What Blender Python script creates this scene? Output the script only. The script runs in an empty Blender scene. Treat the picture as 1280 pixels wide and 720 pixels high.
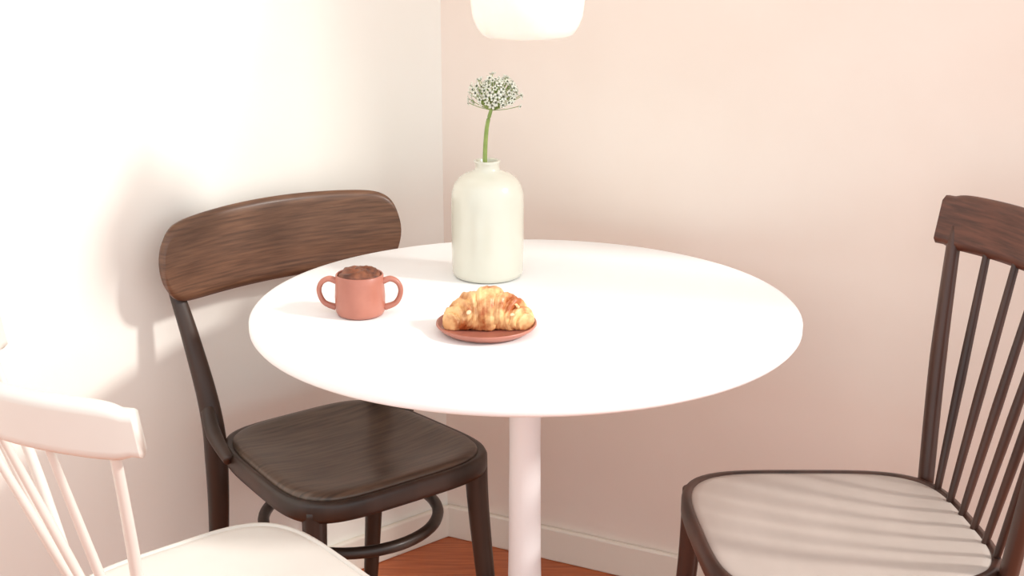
import bpy, bmesh, math, random
from mathutils import Vector, Matrix
random.seed(4)
D=bpy.data; S=bpy.context.scene

# ---------- materials ----------
def mat(name, c1, c2=None, rough=.5, scale=8, stretch=(1,1,1), bump=0, spec=.5, coat=0, detail=4, emis=0, sss=0, lo=.35, hi=.65):
    m=D.materials.new(name); m.use_nodes=True; nt=m.node_tree; b=nt.nodes['Principled BSDF']
    b.inputs['Roughness'].default_value=rough; b.inputs['Specular IOR Level'].default_value=spec
    b.inputs['Coat Weight'].default_value=coat; b.inputs['Coat Roughness'].default_value=.2
    tc=nt.nodes.new('ShaderNodeTexCoord'); mp=nt.nodes.new('ShaderNodeMapping'); mp.inputs['Scale'].default_value=stretch
    nz=nt.nodes.new('ShaderNodeTexNoise'); nz.inputs['Scale'].default_value=scale; nz.inputs['Detail'].default_value=detail
    nt.links.new(tc.outputs['Object'],mp.inputs[0]); nt.links.new(mp.outputs[0],nz.inputs['Vector'])
    rp=nt.nodes.new('ShaderNodeValToRGB'); rp.color_ramp.elements[0].position=lo; rp.color_ramp.elements[1].position=hi
    rp.color_ramp.elements[0].color=(*c1,1); rp.color_ramp.elements[1].color=(*(c2 or c1),1)
    nt.links.new(nz.outputs['Fac'],rp.inputs[0]); nt.links.new(rp.outputs[0],b.inputs['Base Color'])
    if bump:
        bp=nt.nodes.new('ShaderNodeBump'); bp.inputs['Strength'].default_value=bump; bp.inputs['Distance'].default_value=.002
        nt.links.new(nz.outputs['Fac'],bp.inputs['Height']); nt.links.new(bp.outputs[0],b.inputs['Normal'])
    if emis:
        nt.links.new(rp.outputs[0],b.inputs['Emission Color']); b.inputs['Emission Strength'].default_value=emis
    if sss:
        b.inputs['Subsurface Weight'].default_value=sss; b.inputs['Subsurface Radius'].default_value=(.02,.015,.01)
    return m
def srgb(r,g,b):
    f=lambda c:(c/255/12.92 if c/255<=.04045 else ((c/255+.055)/1.055)**2.4)
    return (f(r),f(g),f(b))
M_wallL=mat('wall_plaster_white',srgb(240,236,227),srgb(243,239,231),.9,3,bump=.05)
M_wallR=mat('wall_plaster_blush',srgb(236,222,210),srgb(240,227,216),.9,3,bump=.05)
M_trim=mat('trim_paint',srgb(240,232,219),None,.5)
M_table=mat('table_laminate',srgb(246,246,246),None,.55,spec=.35)
M_dark=mat('dark_stained_wood',srgb(38,26,19),srgb(60,42,32),.42,14,(1,1,.12),.1,coat=.1)
M_back=mat('walnut_veneer',srgb(76,50,36),srgb(122,86,63),.42,14,(1,1,16),.05,coat=.1,detail=8,lo=.26,hi=.74)
M_seat=mat('dark_seat_ply',srgb(58,44,35),srgb(98,78,63),.38,12,(1,12,1),.05,coat=.25,detail=8,lo=.3,hi=.7)  # ply grain, light tone raised to carry reflected light in the colour
M_red=mat('mahogany_wood',srgb(48,28,21),srgb(76,46,35),.4,16,(1,1,.15),.1,coat=.15)
M_rail=mat('mahogany_rail',srgb(70,38,28),srgb(106,62,46),.4,14,(1,1,10),.1,coat=.15)
M_taupe_sheen=mat('taupe_seat_sheen',srgb(184,171,162),srgb(196,183,174),.5,5,(1,2,1),.02,coat=.05,lo=.3,hi=.7)  # taupe inset, reflected light put into its pale colour
M_white=mat('white_painted_wood',srgb(216,211,203),srgb(223,218,210),.45,6)
M_terra=mat('terracotta_glaze',srgb(172,106,89),srgb(186,119,100),.38,20,coat=.2)
M_coffee=mat('coffee_foam',srgb(78,38,24),srgb(140,84,58),.5,60,bump=.3)
M_vase=mat('celadon_ceramic',srgb(212,211,196),srgb(221,220,205),.22,5,coat=.5)
M_stem=mat('green_stem',srgb(120,145,70),srgb(150,170,95),.5,40)
M_floret=mat('floret_white',srgb(240,241,232),srgb(218,224,206),.6,200)
M_bud=mat('floret_green',srgb(70,80,62),srgb(115,122,98),.6,100)
M_lamp=mat('opal_glass',srgb(247,244,234),None,.25,emis=.06,sss=.3)
M_cord=mat('lamp_cord',srgb(235,230,220),None,.6)
M_cro=mat('croissant_crust',srgb(174,92,42),srgb(246,202,142),.45,34,(1,1,1),.9,detail=8,coat=.1,lo=.38,hi=.58)
M_almond=mat('almond_flake',srgb(238,200,146),srgb(252,230,194),.5,30)
M_floor=mat('floor_wood',srgb(170,84,42),srgb(200,110,60),.4,7,(1,14,1),.1,coat=.05)

# ---------- mesh helpers ----------
def obj(name,bm,m,parent=None,smooth=True,loc=None):
    me=D.meshes.new(name); bmesh.ops.recalc_face_normals(bm,faces=bm.faces); bm.to_mesh(me); bm.free()
    for p in me.polygons: p.use_smooth=smooth
    o=D.objects.new(name,me); S.collection.objects.link(o)
    for x in (m if isinstance(m,list) else [m]): me.materials.append(x)
    if parent: o.parent=parent
    if loc: o.location=loc
    return o
def empty(name,loc,rot=0):
    e=D.objects.new(name,None); e.empty_display_size=.1; S.collection.objects.link(e); e.location=loc; e.rotation_euler=(0,0,rot); return e
def loft(bm,rings,closed=False,cap=True):
    vs=[[bm.verts.new(p) for p in r] for r in rings]; n=len(vs[0])
    R=range(len(vs) if closed else len(vs)-1)
    for i in R:
        a=vs[i]; b=vs[(i+1)%len(vs)]
        for j in range(n): bm.faces.new((a[j],a[(j+1)%n],b[(j+1)%n],b[j]))
    if cap and not closed:
        bm.faces.new(vs[0]); bm.faces.new(vs[-1][::-1])
    return vs
def smooth_path(pts,k=8,closed=False):
    P=[Vector(p) for p in pts]; n=len(P); out=[]
    if n==2 and not closed: return [P[0].lerp(P[1],i/k) for i in range(k+1)]
    for i in range(n if closed else n-1):
        if closed: a,b,c,d=P[i-1],P[i],P[(i+1)%n],P[(i+2)%n]
        else: a,b,c,d=P[max(i-1,0)],P[i],P[i+1],P[min(i+2,n-1)]
        for j in range(k):
            t=j/k; out.append(.5*((2*b)+(c-a)*t+(2*a-5*b+4*c-d)*t*t+(3*b-a-3*c+d)*t**3))
    if not closed: out.append(P[-1])
    return out
def tube(bm,pts,r,seg=12,closed=False,ratio=1,up=(0,0,1),k=8,power=2):
    C=smooth_path(pts,k,closed); N=len(C)
    if not isinstance(r,(list,tuple)): r=[r]*len(pts)
    rings=[]; up=Vector(up)
    for i,c in enumerate(C):
        t=(C[(i+1)%N]-C[i-1]) if closed else (C[min(i+1,N-1)]-C[max(i-1,0)])
        t.normalize(); u=up if abs(t.dot(up))<.97 else (Vector((0,1,0)) if abs(t.y)<.9 else Vector((1,0,0)))
        a=t.cross(u).normalized(); b=a.cross(t).normalized()
        f=i/k; i0=int(f)%len(r); i1=(i0+1)%len(r) if closed else min(i0+1,len(r)-1); rr=r[i0]+(r[i1]-r[i0])*(f-int(f))
        ring=[]
        for j in range(seg):
            q=2*math.pi*j/seg; cx,sy=math.cos(q),math.sin(q)
            cx=math.copysign(abs(cx)**(2/power),cx); sy=math.copysign(abs(sy)**(2/power),sy)
            ring.append(c+a*cx*rr+b*sy*rr*ratio)
        rings.append(ring)
    loft(bm,rings,closed)
def lathe(bm,prof,seg=64,origin=(0,0,0)):
    o=Vector(origin); rings=[]
    for r,z in prof: rings.append([o+Vector((max(r,1e-4)*math.cos(2*math.pi*j/seg),max(r,1e-4)*math.sin(2*math.pi*j/seg),z)) for j in range(seg)])
    loft(bm,rings)
def outline(hf,hr,b,n=3.6,N=96):
    out=[]
    for j in range(N):
        q=2*math.pi*j/N; c,s=math.cos(q),math.sin(q)
        x=math.copysign(abs(c)**(2/n),c); y=math.copysign(abs(s)**(2/n),s)
        h=hf+(hr-hf)*(y+1)/2
        out.append((x*h,y*b))
    return out
def seat_mesh(name,parent,m,hf,hr,b,z,n,profile):
    bm=bmesh.new(); O=outline(hf,hr,b,n); rings=[]
    for s,dz in profile: rings.append([Vector((x*s,y*s,z+dz)) for x,y in O])
    loft(bm,rings); return obj(name,bm,m,parent)
def panel(name,parent,m,fn,th,ns=40,nt=10):
    bm=bmesh.new(); loops=[]
    for i in range(ns+1):
        s=-1+2*i/ns; s=math.copysign(1-(1-abs(s))**1.8,s); ring=[]
        for sg in (1,-1):
            for j in (range(nt+1) if sg>0 else range(nt,-1,-1)):
                t=j/nt; p,nrm=fn(s,t); e=min(1,math.sqrt(max(0,1-abs(2*t-1)**6))+.35)
                ring.append(p+nrm*sg*th/2*e)
        loops.append(ring)
    loft(bm,loops); return obj(name,bm,m,parent)
def box(bm,c,s,rot=0):
    mtx=Matrix.Translation(c)@Matrix.Rotation(rot,4,'Z')@Matrix.Diagonal((*s,1))
    bmesh.ops.create_cube(bm,size=1,matrix=mtx)

# ---------- room ----------
corner=Vector((-.1435,2.939,0))
dR=Vector((.8926,-.4509,0)); nR=Vector((-.4509,-.8926,0))
aL=math.radians(41); dL=Vector((-math.cos(aL),-math.sin(aL),0)); nL=Vector((math.sin(aL),-math.cos(aL),0))
H=2.7
def slab(bm,d,n,t0,t1,z0,z1,th,front=0):
    c0=corner+n*front
    p=[c0+d*t0,c0+d*t1,c0+d*t1-n*th,c0+d*t0-n*th]
    lo=[bm.verts.new(q+Vector((0,0,z0))) for q in p]; hi=[bm.verts.new(q+Vector((0,0,z1))) for q in p]
    bm.faces.new(lo[::-1]); bm.faces.new(hi)
    for i in range(4): bm.faces.new((lo[i],lo[(i+1)%4],hi[(i+1)%4],hi[i]))
WT0,WT1,WZ0,WZ1=1.32,2.75,.80,2.55  # out-of-view opening added so the sun reaches the left wall
bm=bmesh.new()
slab(bm,dR,nR,0,WT0,0,H,.1); slab(bm,dR,nR,WT0,WT1,0,WZ0,.1); slab(bm,dR,nR,WT0,WT1,WZ1,H,.1); slab(bm,dR,nR,WT1,3.1,0,H,.1)
obj('wall_right',bm,M_wallR,smooth=False)
bm=bmesh.new(); slab(bm,dL,nL,0,3.2,0,H,.1); obj('wall_left',bm,M_wallL,smooth=False)
bm=bmesh.new(); fw=.045
slab(bm,dR,nR,WT0,WT0+fw,WZ0,WZ1,.05,-.03); slab(bm,dR,nR,WT1-fw,WT1,WZ0,WZ1,.05,-.03)
slab(bm,dR,nR,WT0,WT1,WZ0,WZ0+fw,.05,-.03); slab(bm,dR,nR,WT0,WT1,WZ1-fw,WZ1,.05,-.03)
slab(bm,dR,nR,WT0+.0,WT1,WZ0-.02,WZ0+.004,.10,.03)
obj('added_window_1',bm,M_trim,smooth=False)  # frame of the added opening, no mullions so it throws few shadows
for nm,d,n,L in (('baseboard_right',dR,nR,3.1),('baseboard_left',dL,nL,3.2)):
    bm=bmesh.new(); slab(bm,d,n,.004,L,0,.075,.014,.014); o=obj(nm,bm,M_trim,smooth=False)
    bv=o.modifiers.new('b','BEVEL'); bv.width=.004; bv.segments=2
bm=bmesh.new(); box(bm,(0,1.2,-.05),(6,5,.1)); fl=obj('floor',bm,M_floor,smooth=False)

# ---------- table ----------
TC=(.022,2.27)
T=empty('round_table',(TC[0],TC[1],0))
bm=bmesh.new(); lathe(bm,[(.0,.738),(.2,.7395),(.44,.74),(.4475,.739),(.45,.7365),(.45,.726),(.447,.722),(.43,.718),(0,.718)],160)
obj('table_top',bm,M_table,T)
bm=bmesh.new(); lathe(bm,[(.0,.718),(.09,.718),(.09,.711),(.045,.706),(.027,.69),(.0265,.5),(.028,.3),(.031,.12),(.037,.05),(.05,.03),(.05,.012),(0,.012)],48)
obj('pedestal',bm,M_table,T)
bm=bmesh.new()
for a in (65,155,245,325):
    q=math.radians(a); dx,dy=math.cos(q),math.sin(q)
    tube(bm,[(0,0,.035),(dx*.10,dy*.10,.03),(dx*.22,dy*.22,.012)],[.022,.018,.012],12,ratio=.9)
obj('feet',bm,M_table,T)

# ---------- chair 1: dark bentwood ----------
A=empty('dining_chair',(-.293,2.40,0),math.radians(38))
SZ=.445
seat_mesh('seat',A,M_seat,.205,.172,.198,SZ,4.2,[(0,-.012),(.2,-.0115),(.4,-.010),(.6,-.007),(.74,-.003),(.84,0),(.9,.001),(.95,-.0008),(.97,-.005),(.97,-.012),(0,-.012-.004)])
seat_mesh('seat_frame',A,M_dark,.213,.180,.207,SZ,4.2,[(.86,-.012),(.96,-.006),(.985,-.007),(1,-.014),(1.0,-.034),(.985,-.042),(.86,-.042),(.5,-.030)])
bm=bmesh.new()
for sx in (-1,1):
    tube(bm,[(sx*.166,-.158,SZ-.025),(sx*.170,-.164,.30),(sx*.186,-.19,0.0)],[.0215,.019,.014],14,ratio=1,k=8)
obj('front_legs',bm,M_dark,A)
bm=bmesh.new()
for sx in (-1,1):
    tube(bm,[(sx*.180,.232,0),(sx*.172,.195,.22),(sx*.172,.182,.40),(sx*.176,.190,.50),(sx*.190,.216,.62),(sx*.203,.240,.71),(sx*.208,.247,.745)],[.014,.018,.021,.019,.016,.013,.010],14,ratio=.75,up=(0,1,0),k=8,power=2.6)
    tube(bm,[(sx*.180,.190,.50),(sx*.190,.15,.462),(sx*.192,.09,.43)],[.012,.014,.010],12,k=8)
obj('back_stiles',bm,M_dark,A)
def fnA(s,t):
    a=abs(s); hh=.077*(max(0,1-a**14))**.5*(1-.08*a*a)
    hh=max(hh,.006)
    zc=.762+.008*(1-s*s)
    z=zc+(2*t-1)*hh
    y=.216+.046*(1-s*s)+(z-.765)*.10
    n=Vector((2*.046*s/.25,1,-.1)).normalized()
    return Vector((s*.249+.012,y-.003,z)),n
panel('backrest',A,M_back,fnA,.016,72,14)
bm=bmesh.new()
tube(bm,[(.158*math.cos(q*math.pi/6),.158*math.sin(q*math.pi/6),.305) for q in range(12)],.0105,12,closed=True,k=5)
obj('stretcher_ring',bm,M_dark,A)

# ---------- spindle chair builder ----------
def spindle_chair(loc,ang,hf,hr,b,sz,wood,railm,seatm,top,railh,rail_hw,yend,bow,nsp,spr,st_bot,st_top,strad,lean=.0,endmin=.7,inner=.97):
    E=empty('dining_chair',loc,math.radians(ang))
    k=inner
    seat_mesh('seat',E,seatm,hf,hr,b,sz,4.0,[(0,-.010),(.3*k,-.009),(.6*k,-.006),(.8*k,-.002),(.92*k,0),(.97*k,-.001),(.985*k,-.004),(.985*k,-.014),(0,-.016)])
    seat_mesh('seat_frame',E,wood,hf,hr,b,sz,4.0,[(.86,-.013),(.975*k,-.003),(.98*k+.008,.001),(.985,.0),(1,-.008),(1.0,-.028),(.985,-.038),(.88,-.040),(.5,-.03)])
    bm=bmesh.new()
    for sx in (-1,1):
        tube(bm,[(sx*(hf-.040),-b+.040,sz-.02),(sx*(hf-.032),-b+.032,.25),(sx*(hf-.01),-b+.005,0)],[.020,.017,.012],14)
        tube(bm,[(sx*(hr-.03),b-.03,sz-.02),(sx*(hr-.028),b-.02,.25),(sx*(hr-.01),b+.03,0)],[.019,.017,.012],14)
        tube(bm,[(sx*(hf-.028),-b+.03,.2),(sx*(hr-.028),b-.02,.2)],.009,10)
    tube(bm,[(-(hf-.028),-b+.03,.26),((hf-.028),-b+.03,.26)],.009,10)
    obj('legs',bm,wood,E)
    def railpt(s,z):
        return Vector((s*rail_hw,yend+bow*(1-s*s)+(z-top)*lean,z))
    def fn(s,t):
        a=abs(s); hh=railh/2*(max(0,1-a**24))**.5; hh=max(hh,railh/2*endmin)
        zc=top-railh/2+.008*(1-s*s)-.004
        return railpt(s,zc+(2*t-1)*hh),Vector((2*bow*s/rail_hw,1,-lean)).normalized()
    panel('crest_rail',E,railm,fn,.022,60,10)
    bm=bmesh.new()
    zb=top-railh*.6
    for sx in (-1,1):
        s=sx*st_top; p=railpt(s,zb)
        q=Vector((sx*st_bot,b-.022,sz-.015))
        m=p.lerp(q,.5)+Vector((0,-.004,0))
        tube(bm,[q,m,p],[strad*1.1,strad*1.15,strad*.9],14,ratio=.8,up=(0,1,0),power=2.5)
    obj('back_stiles',bm,wood,E)
    bm=bmesh.new()
    for i in range(nsp):
        u=-1+2*(i+1)/(nsp+1)
        p=railpt(u*st_top,zb); q=Vector((u*st_bot,b-.024+.006*(1-u*u),sz-.012))
        tube(bm,[q,p.lerp(q,.55),p],[spr*.8,spr*1.15,spr*.8],10,k=5)
    obj('spindles',bm,wood,E)
    return E
# right chair
spindle_chair((.506,2.050,0),-86,.232,.200,.226,.452,M_red,M_rail,M_taupe_sheen,.925,.092,.264,.236,.080,6,.0072,.172,.90,.0140,lean=.15,endmin=.88,inner=.955)
# white chair
spindle_chair((-.385,1.780,0),127.5,.222,.200,.190,.47,M_white,M_white,M_white,.884,.072,.233,.215,.120,5,.0056,.105,.90,.0080,lean=.15,endmin=.8)

# ---------- pendant lamp ----------
P=empty('pendant_lamp',(TC[0]+.002,TC[1],0))
bm=bmesh.new()
lathe(bm,[(.0,1.182),(.05,1.182),(.066,1.1835),(.073,1.188),(.080,1.199),(.086,1.215),(.089,1.24),(.087,1.27),(.08,1.30),(.065,1.325),(.045,1.34),(.03,1.347),(.03,1.36),(0,1.36)],72)
obj('glass_shade',bm,M_lamp,P)
bm=bmesh.new(); lathe(bm,[(0,1.355),(.024,1.355),(.024,1.40),(.012,1.412),(.003,1.415),(.003,2.67),(.05,2.675),(.05,2.70),(0,2.70)],32)
obj('cord_and_canopy',bm,M_cord,P)
bm=bmesh.new(); box(bm,(-.3,2.5,2.75),(2.2,2.0,.1)); obj('ceiling',bm,M_trim,smooth=False)

# ---------- vase + flower ----------
VX,VY=-.043,2.462
V=empty('flower_vase',(VX,VY,.7397))
bm=bmesh.new()
lathe(bm,[(0,.0),(.055,.0),(.060,.003),(.0625,.010),(.0635,.05),(.0635,.13),(.0625,.15),(.058,.165),(.050,.176),(.040,.183),(.028,.188),(.022,.191),(.0205,.197),(.0215,.203),(.023,.2065),(.0205,.208),(.018,.206),(.0165,.19),(.0165,.12),(0,.12)],80)
obj('vase_body',bm,M_vase,V)
F=empty('flower',(0,0,0)); F.parent=V
hc=Vector((.014,0,.320))
bm=bmesh.new()
tube(bm,[(0,0,.125),(-.004,0,.20),(-.001,0,.26),(.006,0,.292),(.009,0,.297)],[.0040,.0040,.0036,.0032,.0026],10)
base=Vector((.009,0,.295)); heads=[]
N=105
for i in range(N):
    zf=1-1.45*(i+.5)/N; ph=i*2.39996; r=math.sqrt(max(0,1-zf*zf))
    d=Vector((r*math.cos(ph),r*math.sin(ph),zf))
    p=hc+Vector((d.x*.043,d.y*.043,d.z*.035))*random.uniform(.68,1.12)
    heads.append((p,d)); tube(bm,[base,base.lerp(p,.5)+Vector((0,0,-.002)),p],.0006,5,k=2)
obj('stem',bm,M_stem,F)
bm=bmesh.new(); bg=bmesh.new()
for p,d in heads:
    q=d.to_track_quat('Z','Y').to_matrix().to_4x4()
    sc=random.uniform(.85,1.35)
    for k in range(5):
        a=k*2*math.pi/5+random.random()*.4
        m=Matrix.Translation(p)@q@Matrix.Rotation(a,4,'Z')@Matrix.Translation((.0032*sc,0,.0008))@Matrix.Rotation(-.4,4,'Y')@Matrix.Diagonal((.0035*sc,.0021*sc,.0006,1))
        bmesh.ops.create_icosphere(bm,subdivisions=1,radius=1,matrix=m)
    bmesh.ops.create_icosphere(bg,subdivisions=1,radius=.0019,matrix=Matrix.Translation(p+d*.0010))
obj('florets',bm,M_floret,F); obj('floret_centres',bg,M_bud,F)

# ---------- mug ----------
C=empty('coffee_mug',(-.246,2.232,.7397))
bm=bmesh.new()
lathe(bm,[(0,0),(.032,0),(.037,.002),(.0400,.008),(.0408,.03),(.0392,.055),(.0385,.067),(.0372,.0685),(.0358,.067),(.036,.055),(.0375,.03),(.034,.009),(0,.008)],64)
obj('cup_body',bm,M_terra,C)
bm=bmesh.new()
for sx in (-1,1):
    tube(bm,[(sx*.0375,0,.056),(sx*.050,0,.060),(sx*.062,0,.053),(sx*.066,0,.038),(sx*.058,0,.020),(sx*.0395,0,.012)],[.0055,.0048,.0042,.0042,.0045,.0055],12,ratio=1.25,up=(0,1,0))
obj('handles',bm,M_terra,C)
bm=bmesh.new(); rings=[]
for r,z in [(.0358,.056),(.0352,.064),(.032,.070),(.027,.073),(.022,.0745),(.017,.0755),(.012,.076),(.006,.0765),(.001,.0765)]:
    rings.append([Vector((r*math.cos(q*math.pi/24),r*math.sin(q*math.pi/24),z+((.0026*math.sin(q*math.pi/24*3+r*260)+.0014*math.sin(q*math.pi/24*7+r*500))*min(1,r/.015) if r<.034 else 0))) for q in range(48)])
loft(bm,rings); obj('coffee_foam',bm,M_coffee,C)

# ---------- plate ----------
PL=(-.040,2.145)
Pt=empty('dessert_plate',(PL[0],PL[1],.7397))
bm=bmesh.new(); lathe(bm,[(0,0),(.060,0),(.066,.002),(.075,.008),(.079,.0125),(.0785,.015),(.0765,.0145),(.0735,.0090),(.070,.005),(0,.004)],80)
obj('plate_dish',bm,M_terra,Pt)
# ---------- croissant: crescent built of overlapping rolled layers ----------
K=empty('croissant',(PL[0]+.003,PL[1]+.003,.7397+.0048))
R=.067
def spine(s):
    a=s*1.12
    return Vector((R*math.sin(a)*1.02,.004-R*(1-math.cos(a))*.5,0)), Vector((math.cos(a),-.5*math.sin(a),0)).normalized()
def layer(bm,s0,s1,rin,seed,tilt):
    rnd=random.Random(seed); n=26; seg=56; rings=[]
    ph=[rnd.uniform(0,6.28) for _ in range(4)]
    for i in range(n+1):
        f=i/n; s=s0+(s1-s0)*f
        prof=(max(0,1-abs(2*f-1)**5))**.5
        terr=.04*((f*4)%1)          # stepped pastry sheets
        ring=[]
        for j in range(seg):
            q=2*math.pi*j/seg
            ss=s+tilt*.12*math.cos(q)+.02*math.sin(2*q+ph[0])
            ss=max(-1,min(1,ss))
            c,tan=spine(ss); nb=Vector((-tan.y,tan.x,0))
            r=rin*(.45+.55*prof)*(1+terr+.05*math.sin(2*q+ph[1])+.035*math.sin(5*q+ph[2]+f*4)+.025*math.sin(11*q+ph[3]+f*9))
            zc=rin*.93
            z=r*1.08*math.sin(q)+zc
            ring.append(c+nb*math.cos(q)*r*1.14+Vector((0,0,max(z,.0006))))
        rings.append(ring)
    loft(bm,rings)
bm=bmesh.new()
rad=[.0305,.0275,.0232,.0182,.0130]
layer(bm,-.26,.26,rad[0],1,.5)
for i in range(1,5):
    w_=.20-.012*i; c=.16+.19*i
    layer(bm,c-w_,min(1,c+w_*.8),rad[i],i*3,.8)
    layer(bm,-min(1,c+w_*.8),-(c-w_),rad[i],i*5+1,-.8)
obj('croissant_body',bm,M_cro,K)
bm=bmesh.new()
for i in range(8):
    s=random.uniform(-.7,.7); c,tan=spine(s)
    q=random.uniform(.10,.80)*math.pi; r=.0285*(1-abs(s)**1.6*.55)
    p=c+Vector((0,-math.cos(q)*r*1.14,math.sin(q)*r*1.02+r*.93+.0002))
    nrm=Vector((random.uniform(-.5,.5),-math.cos(q),math.sin(q)))
    m=Matrix.Translation(p)@nrm.to_track_quat('Z','Y').to_matrix().to_4x4()@Matrix.Rotation(random.random()*6,4,'Z')@Matrix.Diagonal((random.uniform(.003,.006),random.uniform(.002,.004),.0010,1))
    bmesh.ops.create_icosphere(bm,subdivisions=2,radius=1,matrix=m)
obj('pastry_flakes',bm,M_almond,K)

# ---------- light ----------
w=D.worlds.new('World'); S.world=w; w.use_nodes=True
w.node_tree.nodes['Background'].inputs[0].default_value=(.965,.99,1,1); w.node_tree.nodes['Background'].inputs[1].default_value=1.45
l=D.lights.new('sun','SUN'); l.energy=2.5; l.angle=math.radians(6); l.color=(1,.975,.93)
so=D.objects.new('sun',l); S.collection.objects.link(so)
el=math.radians(32); ts=Vector((.950*math.cos(el),-.312*math.cos(el),math.sin(el)))
so.rotation_euler=ts.to_track_quat('Z','Y').to_euler(); so.location=(3,0,3)

S.view_settings.view_transform='Standard'
# ---------- camera ----------
cd=D.cameras.new('camera'); cam=D.objects.new('camera',cd); S.collection.objects.link(cam)
cd.sensor_width=36; cd.lens=1800/1280*36; cam.location=(0,0,1.445); cam.rotation_euler=(math.radians(90-16.5),0,0); cd.clip_start=.05
S.camera=cam
